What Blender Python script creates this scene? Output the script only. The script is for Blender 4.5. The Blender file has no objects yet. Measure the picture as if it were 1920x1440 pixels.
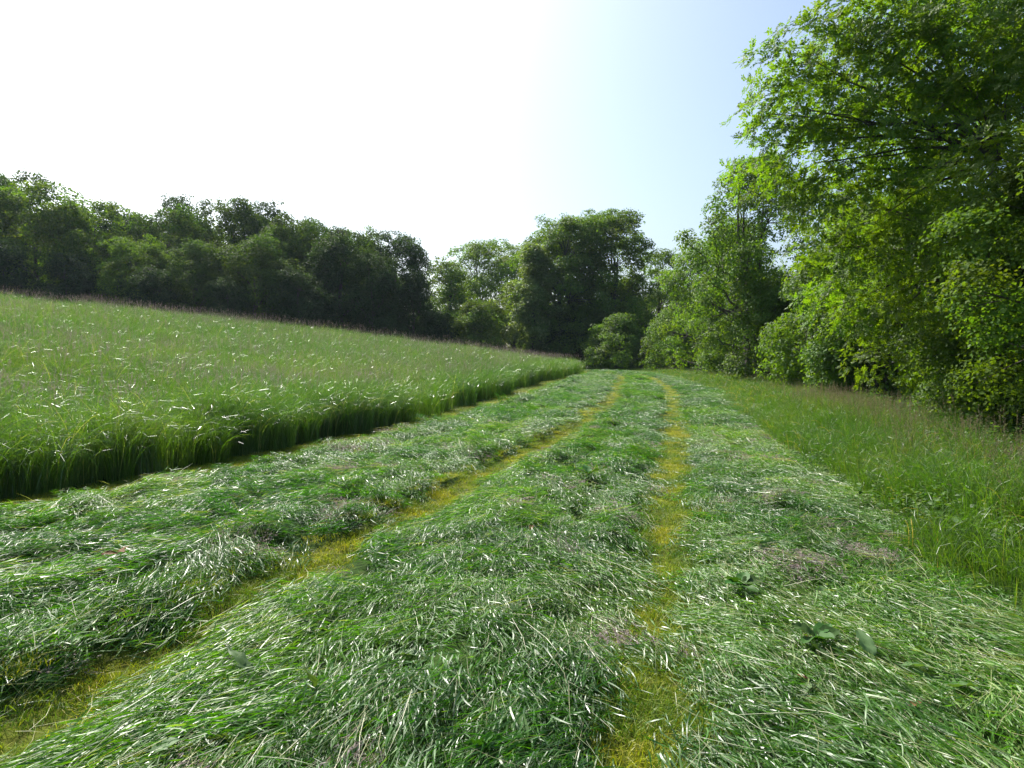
import bpy, math
import numpy as np
from mathutils import Vector, Matrix

# ------------------------------------------------------------------ camera, light, exposure
scene = bpy.context.scene
C = scene.collection
rng = np.random.default_rng(11)
PI = math.pi

SUN_AZ = math.radians(-36)      # measured from +Y towards +X
SUN_EL = math.radians(47)
EXPOSURE = 0.84
F = 1333.0                      # focal length of the photograph in its own pixels
HORIZON = 680.0

cam_data = bpy.data.cameras.new('camera')
cam_data.sensor_width = 36.0
cam_data.lens = 25.0
cam_data.clip_start = 0.05
cam_data.clip_end = 3000.0
cam = bpy.data.objects.new('camera', cam_data)
C.objects.link(cam)
cam.location = (0, 0, 1.6)
cam.rotation_euler = (math.radians(90) - math.atan(40 / F), 0, 0)
scene.camera = cam

world = bpy.data.worlds.new('World')
scene.world = world
world.use_nodes = True
wn = world.node_tree
sky = wn.nodes.new('ShaderNodeTexSky')
sky.sky_type = 'NISHITA'
sky.sun_disc = False
sky.sun_elevation = SUN_EL
sky.sun_rotation = SUN_AZ
sky.altitude = 50
sky.air_density = 1.0
sky.dust_density = 4.0
sky.ozone_density = 2.0
bg = wn.nodes['Background']
bg.inputs['Strength'].default_value = 0.115
tintn = wn.nodes.new('ShaderNodeMix'); tintn.data_type = 'RGBA'; tintn.blend_type = 'MULTIPLY'; tintn.inputs[0].default_value = 1.0
tintn.inputs[7].default_value = (0.925, 0.99, 1.0, 1)
wn.links.new(sky.outputs['Color'], tintn.inputs[6])
wn.links.new(tintn.outputs[2], bg.inputs['Color'])

sd = bpy.data.lights.new('sun', 'SUN')
sd.energy = 5.0
sd.angle = math.radians(0.53)
sd.color = (1.0, 0.955, 0.88)
sun = bpy.data.objects.new('sun', sd)
C.objects.link(sun)
sdir = Vector((math.sin(SUN_AZ) * math.cos(SUN_EL), math.cos(SUN_AZ) * math.cos(SUN_EL), math.sin(SUN_EL)))
sun.rotation_euler = sdir.to_track_quat('Z', 'Y').to_euler()
sun.location = (-30, 40, 50)

scene.view_settings.view_transform = 'Standard'
scene.view_settings.look = 'None'
scene.view_settings.gamma = 1.0
scene.view_settings.use_curve_mapping = False
scene.view_settings.exposure = EXPOSURE
scene.render.engine = 'CYCLES'
cy = scene.cycles
cy.max_bounces = 7
cy.diffuse_bounces = 4
cy.glossy_bounces = 2
cy.transmission_bounces = 5
cy.sample_clamp_indirect = 6.0
cy.use_denoising = True
cy.denoiser = 'OPENIMAGEDENOISE'

# ------------------------------------------------------------------ noise
def vnoise(x, y, s=1.0, seed=0, octs=3, gain=0.5):
    x = np.asarray(x, float) / s; y = np.asarray(y, float) / s
    out = np.zeros(np.broadcast(x, y).shape); a = 1.0; tot = 0
    for o in range(octs):
        xi = np.floor(x).astype(np.int64); yi = np.floor(y).astype(np.int64)
        fx = x - xi; fy = y - yi
        fx = fx * fx * (3 - 2 * fx); fy = fy * fy * (3 - 2 * fy)
        def h(i, j):
            n = (i * 374761393 + j * 668265263 + (seed + o * 17) * 974634777) & 0xFFFFFFFF
            n = ((n ^ (n >> 13)) * 1274126177) & 0xFFFFFFFF
            return ((n ^ (n >> 16)) & 0xFFFF) / 65535.0
        v = (h(xi, yi) * (1 - fx) + h(xi + 1, yi) * fx) * (1 - fy) + (h(xi, yi + 1) * (1 - fx) + h(xi + 1, yi + 1) * fx) * fy
        out += a * v; tot += a; a *= gain; x = x * 2.03 + 11.3; y = y * 2.03 + 5.7
    return out / tot          # 0..1, mean .5

def sstep(a, b, x):
    t = np.clip((x - a) / (b - a), 0, 1)
    return t * t * (3 - 2 * t)

# ------------------------------------------------------------------ the lines of the field
def catmull(P, n=8):
    P = np.array(P, float)
    Q = np.vstack([2 * P[0] - P[1], P, 2 * P[-1] - P[-2]])
    out = []
    for i in range(1, len(Q) - 2):
        p0, p1, p2, p3 = Q[i - 1], Q[i], Q[i + 1], Q[i + 2]
        for t in np.linspace(0, 1, n, endpoint=False):
            out.append(0.5 * ((2 * p1) + (-p0 + p2) * t + (2 * p0 - 5 * p1 + 4 * p2 - p3) * t * t + (-p0 + 3 * p1 - 3 * p2 + p3) * t ** 3))
    out.append(P[-1])
    return np.array(out)

EDGE = catmull([(-12.5, -14), (-9.6, -4), (-7.6, 2), (-5.75, 7.9), (-4.95, 10.2), (-3.75, 14.6), (-2.35, 20), (-0.1, 30), (2.6, 41), (4.4, 48), (4.6, 51.5), (2.5, 54), (-4, 55.5), (-20, 58), (-45, 60), (-80, 62)], 5)
LINE1 = catmull([(-6.0, -12), (-4.1, -4), (-2.95, 0), (-2.16, 3.0), (-1.68, 5.08), (-1.26, 6.5), (-0.44, 9.7), (1.03, 15.2), (2.2, 20.3), (3.4, 25), (4.9, 33), (6.1, 40), (6.6, 46), (6.0, 53), (2, 58), (-6, 60.5), (-30, 63), (-80, 67)], 5)
LINE2 = catmull([(-2.9, -12), (-1.0, -4), (0.0, 0), (0.63, 3.0), (1.1, 5.08), (1.48, 6.7), (1.85, 8.2), (2.87, 12.5), (4.1, 17.8), (5.7, 25), (7.2, 33), (8.1, 41), (8.2, 48), (7.2, 55), (2.5, 60), (-6, 62.5), (-30, 65), (-80, 69)], 5)
VERGE = catmull([(-1.0, -12), (1.2, -4), (2.2, 0), (2.9, 3.5), (3.25, 5.3), (3.9, 7.6), (4.95, 11.9), (6.2, 17.8), (7.8, 25), (9.3, 33), (9.9, 42), (9.8, 49), (8.6, 56.5), (3, 62), (-6, 64.5), (-30, 67), (-80, 71)], 5)
HEDGE = catmull([(4.0, -12), (5.4, -4), (6.0, 2), (7.2, 9), (9.2, 16.7), (11.2, 26), (12.2, 34), (12.6, 44), (11.8, 54), (8, 62), (0, 66), (-10, 68), (-30, 70), (-80, 74)], 5)

def sdist(P, curve, chunk=20000):
    """distance to the curve, positive to its left; with the tangent angle there"""
    A = curve[:-1]; B = curve[1:]; D = B - A; L2 = (D ** 2).sum(1)
    dist = np.empty(len(P)); ang = np.empty(len(P))
    for k in range(0, len(P), chunk):
        p = P[k:k + chunk]
        r = p[:, None] - A[None]
        t = np.clip((r * D).sum(2) / L2, 0, 1)
        q = r - t[..., None] * D
        d2 = (q ** 2).sum(2)
        j = d2.argmin(1); ii = np.arange(len(p))
        cr = D[j, 0] * r[ii, j, 1] - D[j, 1] * r[ii, j, 0]
        dist[k:k + chunk] = np.sqrt(d2[ii, j]) * np.sign(cr)
        ang[k:k + chunk] = np.arctan2(D[j, 1], D[j, 0])
    return dist, ang

def fields(P):
    dE, aE = sdist(P, EDGE); d1, a1 = sdist(P, LINE1); d2, a2 = sdist(P, LINE2); dV, _ = sdist(P, VERGE)
    return dE, d1, d2, dV, a1

def base_z(P, dE=None, dV=None):
    if dE is None:
        dE, _ = sdist(P, EDGE)
    if dV is None:
        dV, _ = sdist(P, VERGE)
    x, y = P[:, 0], P[:, 1]
    h = 0.85 * sstep(14, 54, y) - 0.004 * np.clip(y - 58, 0, 200)
    s = np.clip(dE - 0.3, 0, None)
    s = np.sqrt(s * s + 1.0) - 1.0
    s = np.where(s > 48, 48 + (s - 48) * 0.25, s)
    far = sstep(150, 60, y) * 1.0
    h = h + 0.150 * s * (0.35 + 0.65 * far)
    # field beyond the crest comes down again
    h = h - 0.0 * y
    v = np.clip(-dV - 1.2, 0, 6)
    h = h - 0.03 * v
    h = h + 0.10 * (vnoise(x, y, 9.0, 3, 2) - 0.5) * sstep(4, 20, np.hypot(x, y))
    return h

def crest_z(P, dE):
    """at the far side the slope falls away behind the crest line"""
    y = P[:, 1]
    c = 53 + 0.02 * P[:, 0]
    return np.where(dE > 0, -0.10 * np.clip(y - c, 0, 14), -0.0)

def mound(P, f):
    dE, d1, d2, dV, a = f
    x, y = P[:, 0], P[:, 1]
    # coordinates along and across the row
    along = x * np.cos(a) + y * np.sin(a); across = -x * np.sin(a) + y * np.cos(a)
    o = -dE                          # outwards from the tall grass
    A = (dE < 0) & (d1 > 0)
    B = (d1 <= 0) & (d2 > 0)
    Cc = (d2 <= 0) & (dV > 0)
    z = np.zeros(len(P))
    wob = 0.22 * (vnoise(along, across, 1.1, 21, 2) - 0.5)
    za = 0.17 * sstep(0.75, 1.2, o + wob) * sstep(0.10, 0.34, d1 + wob * .8)
    mid = np.exp(-((o - 2.05 + wob * 2) / 0.17) ** 2)
    za = za - 0.09 * mid + 0.05 * np.exp(-((o - 1.72 + wob * 2) / 0.2) ** 2) + 0.05 * sstep(1.1, 0.4, d1)
    zb = 0.15 * sstep(0.12, 0.75, -d1 + wob * .7) * sstep(0.10, 0.6, d2 + wob * .7)
    zc = 0.10 * sstep(0.14, 0.6, -d2 + wob * .7) * sstep(-0.1, 0.9, dV + wob)
    z = np.where(A, za, z); z = np.where(B, zb, z); z = np.where(Cc, zc, z)
    n1 = vnoise(along * 0.45, across, 0.42, 5, 3) - 0.5
    n2 = vnoise(along * 0.6, across, 0.9, 8, 2) - 0.5
    n3 = vnoise(along * 0.5, across, 0.18, 9, 2) - 0.5
    n4 = vnoise(along * 0.10, across, 0.34, 10, 2) - 0.5
    z = z * (1 + 0.9 * n1 + 0.6 * n2 + 0.8 * n3 + 1.5 * n4)
    return np.clip(z, 0, None) * 0.66

def ground_z(P, f=None, with_mound=True):
    if f is None:
        f = fields(P)
    z = base_z(P, f[0], f[3]) + crest_z(P, f[0])
    if with_mound:
        z = z + mound(P, f)
    return z

def gz(x, y):
    return float(ground_z(np.array([[x, y]], float))[0])

cam.location.z = 1.6 + gz(0.0, 0.0) * 0 

# ------------------------------------------------------------------ mesh and object helpers
def mesh_np(name, verts, faces, mats, attrs=None, smooth=False, midx=None):
    """faces: list of (n,k) int arrays"""
    me = bpy.data.meshes.new(name)
    verts = np.ascontiguousarray(verts, dtype=np.float32)
    me.vertices.add(len(verts)); me.vertices.foreach_set('co', verts.ravel())
    faces = [f for f in faces if len(f)]
    if faces:
        loops = np.concatenate([f.ravel() for f in faces]).astype(np.int32)
        tot = np.concatenate([np.full(len(f), f.shape[1]) for f in faces]).astype(np.int32)
        start = np.concatenate([[0], np.cumsum(tot)[:-1]]).astype(np.int32)
        me.loops.add(len(loops)); me.loops.foreach_set('vertex_index', loops)
        me.polygons.add(len(tot)); me.polygons.foreach_set('loop_start', start)
        me.polygons.foreach_set('use_smooth', np.full(len(tot), smooth))
        if midx is not None:
            me.polygons.foreach_set('material_index', np.asarray(midx, dtype=np.int32))
    for m in (mats if isinstance(mats, (list, tuple)) else [mats]):
        me.materials.append(m)
    for k, (typ, dat) in (attrs or {}).items():
        a = me.attributes.new(k, typ, 'POINT')
        if typ == 'FLOAT_VECTOR':
            a.data.foreach_set('vector', np.ascontiguousarray(dat, dtype=np.float32).ravel())
        else:
            a.data.foreach_set('value', np.asarray(dat, dtype=np.int32 if typ == 'INT' else np.float32))
    me.update(calc_edges=True)
    return me

def link(name, data, parent=None, loc=None):
    o = bpy.data.objects.new(name, data); C.objects.link(o)
    if parent is not None:
        o.parent = parent
    if loc is not None:
        o.location = loc
    return o

def tag(o, label=None, cat=None, group=None, kind=None):
    if label: o['label'] = label
    if cat: o['category'] = cat
    if group: o['group'] = group
    if kind: o['kind'] = kind
    return o

# ------------------------------------------------------------------ materials
def new_mat(name):
    m = bpy.data.materials.new(name); m.use_nodes = True
    nt = m.node_tree; nt.nodes.clear()
    return m, nt, nt.nodes.new, nt.links.new

def ramp(nt, stops):
    r = nt.nodes.new('ShaderNodeValToRGB'); cr = r.color_ramp
    while len(cr.elements) < len(stops): cr.elements.new(0.5)
    for e, (p, c) in zip(cr.elements, stops):
        e.position = p; e.color = (*c, 1)
    return r

def leafy(name, stops, translucent, transl=0.42, rough=0.4, spec=0.5, inst=True, tint=(0.75, 1.25), hue=0.02, coat=0.0):
    """blade and leaf shader: tone per leaf picks from the ramp, patches of the plant differ a little"""
    m, nt, N, L = new_mat(name)
    out = N('ShaderNodeOutputMaterial')
    at = N('ShaderNodeAttribute'); at.attribute_name = 'tone'
    r = ramp(nt, stops); L(at.outputs['Fac'], r.inputs['Fac'])
    rnd = N('ShaderNodeObjectInfo') if inst else N('ShaderNodeAttribute')
    if not inst: rnd.attribute_name = 'patch'
    val = rnd.outputs['Random'] if inst else rnd.outputs['Fac']
    mr = N('ShaderNodeMapRange'); mr.inputs[3].default_value = tint[0]; mr.inputs[4].default_value = tint[1]
    if inst:
        pa = N('ShaderNodeAttribute'); pa.attribute_type = 'INSTANCER'; pa.attribute_name = 'tint'
        av = N('ShaderNodeMath'); av.operation = 'MULTIPLY_ADD'; av.inputs[1].default_value = .45
        hv_ = N('ShaderNodeMath'); hv_.operation = 'MULTIPLY'; hv_.inputs[1].default_value = .6
        L(pa.outputs['Fac'], hv_.inputs[0]); L(val, av.inputs[0]); L(hv_.outputs[0], av.inputs[2]); L(av.outputs[0], mr.inputs[0])
    else:
        L(val, mr.inputs[0])
    mh = N('ShaderNodeMapRange'); mh.inputs[3].default_value = 0.5 - hue; mh.inputs[4].default_value = 0.5 + hue
    if inst:
        ia = N('ShaderNodeAttribute'); ia.attribute_type = 'INSTANCER'; ia.attribute_name = 'tint'
        L(ia.outputs['Fac'], mh.inputs[0]); mh.inputs[3].default_value = 0.5 + hue; mh.inputs[4].default_value = 0.5 - hue
    else:
        L(val, mh.inputs[0])
    hs = N('ShaderNodeHueSaturation'); L(mr.outputs[0], hs.inputs['Value']); L(mh.outputs[0], hs.inputs['Hue'])
    L(r.outputs['Color'], hs.inputs['Color'])
    p = N('ShaderNodeBsdfPrincipled')
    L(hs.outputs['Color'], p.inputs['Base Color'])
    if inst:
        rr_ = N('ShaderNodeMapRange'); rr_.inputs[3].default_value = rough - .06; rr_.inputs[4].default_value = rough + .14
        L(rnd.outputs['Random'], rr_.inputs[0]); L(rr_.outputs[0], p.inputs['Roughness'])
    else: p.inputs['Roughness'].default_value = rough
    p.inputs['Specular IOR Level'].default_value = spec
    t = N('ShaderNodeBsdfTranslucent')
    mx = N('ShaderNodeMix'); mx.data_type = 'RGBA'; mx.blend_type = 'MULTIPLY'; mx.inputs[0].default_value = 1.0
    L(hs.outputs['Color'], mx.inputs[6]); mx.inputs[7].default_value = (*translucent, 1)
    L(mx.outputs[2], t.inputs['Color'])
    ms = N('ShaderNodeMixShader'); ms.inputs[0].default_value = transl
    L(p.outputs[0], ms.inputs[1]); L(t.outputs[0], ms.inputs[2]); L(ms.outputs[0], out.inputs['Surface'])
    return m

TR = (1.9, 1.95, 0.5)
MAT = {
    'mown': leafy('cut_grass', [(0, (0.024, 0.080, 0.003)), (0.42, (0.054, 0.168, 0.005)), (0.72, (0.088, 0.210, 0.016)), (0.86, (0.20, 0.26, 0.085)), (0.94, (0.26, 0.31, 0.14)), (1.0, (0.40, 0.37, 0.21))], TR, 0.38, 0.40, 0.8, hue=0.018, tint=(0.5, 1.4)),  # pale stops: blade undersides, plus sky reflection put into the colour
    'tall': leafy('standing_grass', [(0, (0.030, 0.080, 0.009)), (0.5, (0.066, 0.150, 0.016)), (0.85, (0.13, 0.21, 0.06)), (1.0, (0.26, 0.27, 0.14))], TR, 0.40, 0.30, 1.0, tint=(0.75, 1.2)),
    'seed': leafy('flowering_stems', [(0, (0.12, 0.15, 0.05)), (0.5, (0.22, 0.17, 0.16)), (1.0, (0.38, 0.31, 0.31))], (1.2, 1.1, 0.9), 0.3, 0.6, 0.3, tint=(0.75, 1.2)),
    'tan': leafy('tan_seed_heads', [(0, (0.08, 0.12, 0.03)), (0.5, (0.16, 0.15, 0.07)), (1.0, (0.26, 0.21, 0.14))], (1.2, 1.1, 0.9), 0.3, 0.6, 0.3, tint=(0.75, 1.2)),
    'stubble': leafy('stubble', [(0, (0.09, 0.18, 0.006)), (0.5, (0.21, 0.29, 0.012)), (0.85, (0.37, 0.40, 0.035)), (1.0, (0.42, 0.33, 0.06))], (1.2, 1.2, 0.5), 0.35, 0.5, 0.4, tint=(0.45, 1.35), hue=0.035),
    'verge': leafy('verge_grass', [(0, (0.030, 0.080, 0.008)), (0.5, (0.064, 0.145, 0.013)), (0.85, (0.12, 0.18, 0.035)), (1.0, (0.25, 0.20, 0.10))], TR, 0.42, 0.4, 0.5, tint=(0.75, 1.2)),
}

def ground_material():
    m, nt, N, L = new_mat('ground')
    out = N('ShaderNodeOutputMaterial'); p = N('ShaderNodeBsdfPrincipled')
    at = N('ShaderNodeAttribute'); at.attribute_name = 'stripe'
    n = N('ShaderNodeTexNoise'); n.inputs['Scale'].default_value = 14; n.inputs['Detail'].default_value = 8
    tc = N('ShaderNodeNewGeometry'); L(tc.outputs['Position'], n.inputs['Vector'])
    r1 = ramp(nt, [(0.3, (0.012, 0.024, 0.006)), (0.55, (0.030, 0.060, 0.012)), (0.75, (0.06, 0.075, 0.02))])
    r2 = ramp(nt, [(0.3, (0.05, 0.05, 0.012)), (0.55, (0.09, 0.11, 0.014)), (0.75, (0.14, 0.15, 0.02))])
    L(n.outputs['Fac'], r1.inputs[0]); L(n.outputs['Fac'], r2.inputs[0])
    mx = N('ShaderNodeMix'); mx.data_type = 'RGBA'
    L(at.outputs['Fac'], mx.inputs[0]); L(r1.outputs[0], mx.inputs[6]); L(r2.outputs[0], mx.inputs[7])
    L(mx.outputs[2], p.inputs['Base Color']); p.inputs['Roughness'].default_value = 1.0; p.inputs['Specular IOR Level'].default_value = 0.05
    b = N('ShaderNodeBump'); b.inputs['Distance'].default_value = 0.03; L(n.outputs['Fac'], b.inputs['Height']); L(b.outputs[0], p.inputs['Normal'])
    L(p.outputs[0], out.inputs['Surface'])
    return m

def bark_material(name, a, b):
    m, nt, N, L = new_mat(name)
    out = N('ShaderNodeOutputMaterial'); p = N('ShaderNodeBsdfPrincipled')
    n = N('ShaderNodeTexNoise'); n.inputs['Scale'].default_value = 9; n.inputs['Detail'].default_value = 7
    tc = N('ShaderNodeTexCoord'); mp = N('ShaderNodeMapping'); mp.inputs['Scale'].default_value = (1, 1, 0.25)
    L(tc.outputs['Object'], mp.inputs[0]); L(mp.outputs[0], n.inputs['Vector'])
    r = ramp(nt, [(0.3, a), (0.7, b)]); L(n.outputs['Fac'], r.inputs[0]); L(r.outputs[0], p.inputs['Base Color'])
    p.inputs['Roughness'].default_value = 0.9
    bu = N('ShaderNodeBump'); bu.inputs['Distance'].default_value = 0.04; L(n.outputs['Fac'], bu.inputs['Height']); L(bu.outputs[0], p.inputs['Normal'])
    L(p.outputs[0], out.inputs['Surface'])
    return m

MAT['ground'] = ground_material()
MAT['bark'] = bark_material('bark', (0.035, 0.028, 0.020), (0.10, 0.085, 0.065))
MAT['bark_ivy'] = bark_material('mossy_bark', (0.02, 0.03, 0.012), (0.07, 0.075, 0.045))
LT = (2.0, 1.9, 0.35)
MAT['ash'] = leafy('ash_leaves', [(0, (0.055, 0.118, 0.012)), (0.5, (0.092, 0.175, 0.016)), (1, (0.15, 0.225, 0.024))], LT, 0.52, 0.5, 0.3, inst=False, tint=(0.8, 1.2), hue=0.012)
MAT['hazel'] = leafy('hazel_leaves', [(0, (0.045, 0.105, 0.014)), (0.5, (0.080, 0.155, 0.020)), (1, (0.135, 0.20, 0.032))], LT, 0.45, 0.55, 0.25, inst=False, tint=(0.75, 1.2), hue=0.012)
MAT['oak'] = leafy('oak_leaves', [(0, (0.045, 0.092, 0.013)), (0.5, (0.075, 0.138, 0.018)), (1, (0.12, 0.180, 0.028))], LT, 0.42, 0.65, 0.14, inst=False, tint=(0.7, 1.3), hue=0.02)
MAT['wood'] = leafy('wood_leaves', [(0, (0.028, 0.062, 0.014)), (0.5, (0.046, 0.092, 0.019)), (1, (0.080, 0.126, 0.026))], LT, 0.40, 0.65, 0.12, inst=False, tint=(0.7, 1.3), hue=0.02)  # leaf colour lowered to imitate the backlit wood
MAT['dark'] = leafy('dark_leaves', [(0, (0.018, 0.042, 0.012)), (0.5, (0.030, 0.065, 0.018)), (1, (0.050, 0.085, 0.026))], LT, 0.32, 0.65, 0.12, inst=False, tint=(0.7, 1.25), hue=0.015)  # dark bluish leaf colour imitates crowns seen against the sun
MAT['pale'] = leafy('pale_leaves', [(0, (0.070, 0.125, 0.030)), (0.5, (0.11, 0.17, 0.045)), (1, (0.19, 0.25, 0.10))], LT, 0.42, 0.55, 0.3, inst=False, tint=(0.8, 1.2), hue=0.02)
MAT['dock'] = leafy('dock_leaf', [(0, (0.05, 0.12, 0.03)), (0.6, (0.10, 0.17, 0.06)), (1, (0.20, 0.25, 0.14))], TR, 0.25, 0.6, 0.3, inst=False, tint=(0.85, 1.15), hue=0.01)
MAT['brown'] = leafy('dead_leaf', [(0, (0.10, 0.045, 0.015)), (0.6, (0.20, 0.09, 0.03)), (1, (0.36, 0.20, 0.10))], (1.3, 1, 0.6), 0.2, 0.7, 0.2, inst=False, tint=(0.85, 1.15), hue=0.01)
MAT['dark_dock'] = leafy('dark_dock_leaf', [(0, (0.025, 0.08, 0.01)), (1, (0.06, 0.14, 0.02))], TR, 0.25, 0.6, 0.3, inst=False)  # darker green ramp than the other dock leaves
MAT['flower'] = leafy('buttercup', [(0, (0.6, 0.40, 0.02)), (1, (0.75, 0.5, 0.03))], (1, 1, .5), 0.2, 0.5, 0.4, inst=False)
MAT['weed'] = leafy('nettle_leaves', [(0, (0.035, 0.095, 0.014)), (0.5, (0.060, 0.14, 0.018)), (1, (0.10, 0.18, 0.035))], LT, 0.4, 0.45, 0.4, tint=(0.75, 1.25))

# ------------------------------------------------------------------ ground sheet
def axis(parts):
    out = []
    for a, b, st in parts:
        out.append(np.arange(a, b, st))
    out.append([parts[-1][1]])
    return np.concatenate(out)

ys = axis([(-60, -4, 4), (-4, 2, 0.4), (2, 9, 0.07), (9, 16, 0.09), (16, 30, 0.2), (30, 60, 0.5), (60, 100, 4), (100, 450, 50)])
xs = axis([(-450, -100, 50), (-100, -30, 4), (-30, -8, 0.6), (-8, -4.5, 0.12), (-4.5, 4.5, 0.07), (4.5, 8, 0.12), (8, 15, 0.35), (15, 30, 2), (30, 100, 6), (100, 450, 50)])
X, Y = np.meshgrid(xs, ys)
P = np.stack([X.ravel(), Y.ravel()], 1)
fld = fields(P)
Z = ground_z(P, fld)
dE, d1, d2, dV, aR = fld
wob = 0.16 * (vnoise(P[:, 0], P[:, 1], 0.5, 31, 3) - 0.5)
stripe = np.maximum(sstep(0.20, 0.10, np.abs(d1 + wob)), sstep(0.20, 0.10, np.abs(d2 + wob)))
stripe = np.maximum(stripe, sstep(0.9, 0.6, -dE) * (dE < 0) * 0.8)
nx, ny = len(xs), len(ys)
idx = np.arange(nx * ny).reshape(ny, nx)
quads = np.stack([idx[:-1, :-1], idx[:-1, 1:], idx[1:, 1:], idx[1:, :-1]], -1).reshape(-1, 4)
gme = mesh_np('ground', np.column_stack([P, Z]), [quads], MAT['ground'], {'stripe': ('FLOAT', stripe)}, smooth=True)
tag(link('ground', gme), kind='structure')

# ------------------------------------------------------------------ grass blades
def blades(base, head, p0, p1, length, width, roll, twist, tone, seg=3, bend=None, wpow=0.6, pw=1.0):
    """flat ribbons: heading (angle), pitch going from p0 to p1 along the blade"""
    n = len(base)
    if bend is None: bend = np.zeros(n)
    vs = []; c = base.copy(); K = seg + 1
    pts = [c.copy()]; tang = []
    for k in range(seg):
        t = (k + .5) / seg
        pt = p0 + (p1 - p0) * t ** pw; hd = head + bend * t
        d = np.stack([np.cos(pt) * np.cos(hd), np.cos(pt) * np.sin(hd), np.sin(pt)], 1)
        tang.append((hd, pt)); c = c + d * (length / seg)[:, None]; pts.append(c.copy())
    for k in range(K):
        t = k / seg
        hd = head + bend * t; pt = p0 + (p1 - p0) * t ** pw
        side = np.stack([-np.sin(hd), np.cos(hd), np.zeros(n)], 1)
        nrm = np.stack([-np.sin(pt) * np.cos(hd), -np.sin(pt) * np.sin(hd), np.cos(pt)], 1)
        r = roll + twist * t
        s = side * np.cos(r)[:, None] + nrm * np.sin(r)[:, None]
        w = width * (1 - t ** 1.8) ** wpow * (0.75 + 0.25 * min(1, t * 4))
        if k == seg:
            vs.append(pts[k])
        else:
            vs.append(pts[k] - s * (w / 2)[:, None]); vs.append(pts[k] + s * (w / 2)[:, None])
    V = np.stack(vs, 1)                       # n, 2*seg+1, 3
    m = 2 * seg + 1
    off = (np.arange(n) * m)[:, None]
    qs = [off + np.array([2 * k, 2 * k + 1, 2 * k + 3, 2 * k + 2]) for k in range(seg - 1)]
    tr = off + np.array([2 * seg - 2, 2 * seg - 1, 2 * seg])
    T = np.repeat(tone, m)
    return V.reshape(-1, 3), (np.concatenate(qs) if qs else np.zeros((0, 4), int)), tr, T

class Bunch:
    def __init__(s): s.v = []; s.q = []; s.t = []; s.a = []; s.mq = []; s.mt = []; s.n = 0
    def add(s, V, q, t, tone, mi=0):
        s.v.append(V); s.q.append(q + s.n); s.t.append(t + s.n); s.a.append(tone)
        s.mq.append(np.full(len(q), mi)); s.mt.append(np.full(len(t), mi)); s.n += len(V)
    def mesh(s, name, mats):
        q = np.concatenate(s.q).astype(int); t = np.concatenate(s.t).astype(int)
        mi = np.concatenate(s.mq + s.mt)
        return mesh_np(name, np.concatenate(s.v), [q.reshape(-1, 4), t.reshape(-1, 3)], mats, {'tone': ('FLOAT', np.concatenate(s.a))}, midx=mi)

def disc(n, r, r_=None):
    a = rng.uniform(0, 2 * PI, n); q = r * np.sqrt(rng.uniform(0, 1, n))
    return np.stack([q * np.cos(a), q * np.sin(a), np.zeros(n)], 1)

def N_(n, m, s): return rng.normal(m, s, n)
def U_(n, a, b): return rng.uniform(a, b, n)

def panicle(bn, top, direction, n_sp, length, mi):
    """seed head: small flakes along the stem end"""
    n = len(top); k = n_sp
    t = rng.uniform(0, 1, (n, k))
    base = top[:, None] - direction[:, None] * (t * length[:, None])[..., None]
    base = base.reshape(-1, 3)
    m = len(base)
    hd = rng.uniform(0, 2 * PI, m)
    pit = U_(m, 0.5, 1.2)
    if abs(direction[:, 2]).mean() < 0.5:
        hd = np.repeat(np.arctan2(direction[:, 1], direction[:, 0]), k) + N_(m, 0, 0.5); pit = N_(m, 0, 0.4)
    bn.add(*blades(base, hd, pit, pit - .3, U_(m, 0.012, 0.03), U_(m, 0.004, 0.007), U_(m, 0, PI), np.zeros(m), U_(m, 0.45, 1.0), seg=1), mi=mi)

def mown_tuft(n=310, rad=0.24, lo=0.06, hi=0.175, w=(0.0032, 0.0080), heads=0, stems=8, ab=(1.7, 2.9)):
    b = Bunch()
    base = disc(n, rad); base[:, 2] = U_(n, -0.01, 0.06)
    base[:, 0] -= 0.08
    L = U_(n, lo, hi)
    hd = N_(n, rng.normal(0, .10), 0.26); wild = rng.random(n) < 0.08
    hd = np.where(wild, U_(n, -PI, PI), hd)
    p0 = N_(n, 0.08, 0.17); p1 = p0 - np.abs(N_(n, 0.28, 0.25))
    tone = np.clip(rng.beta(ab[0], ab[1], n), 0, 0.96)
    b.add(*blades(base, hd, p0, p1, L, U_(n, *w), N_(n, 0, 0.6), N_(n, 0, 2.2), tone, 5, N_(n, 0, 0.6)), mi=0)
    if stems:
        base = disc(stems, rad); base[:, 2] = U_(stems, 0.02, 0.085); base[:, 0] -= .15
        hd = N_(stems, 0, 0.35); L = U_(stems, .2, .38)
        b.add(*blades(base, hd, N_(stems, .05, .1), N_(stems, -.05, .1), L, U_(stems, .0018, .003), U_(stems, -1, 1), np.zeros(stems), U_(stems, .93, 1), 2, N_(stems, 0, .3), wpow=.2), mi=0)
    if heads:
        base = disc(heads, rad * .6); base[:, 2] = U_(heads, 0.06, 0.10)
        h0 = rng.normal(0, .3); hd = N_(heads, h0, 0.22)
        d = np.stack([np.cos(hd), np.sin(hd), N_(heads, -.05, .1)], 1)
        panicle(b, base + d * 0.10, d, 16, U_(heads, .07, .13), 1)
    return b

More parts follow.
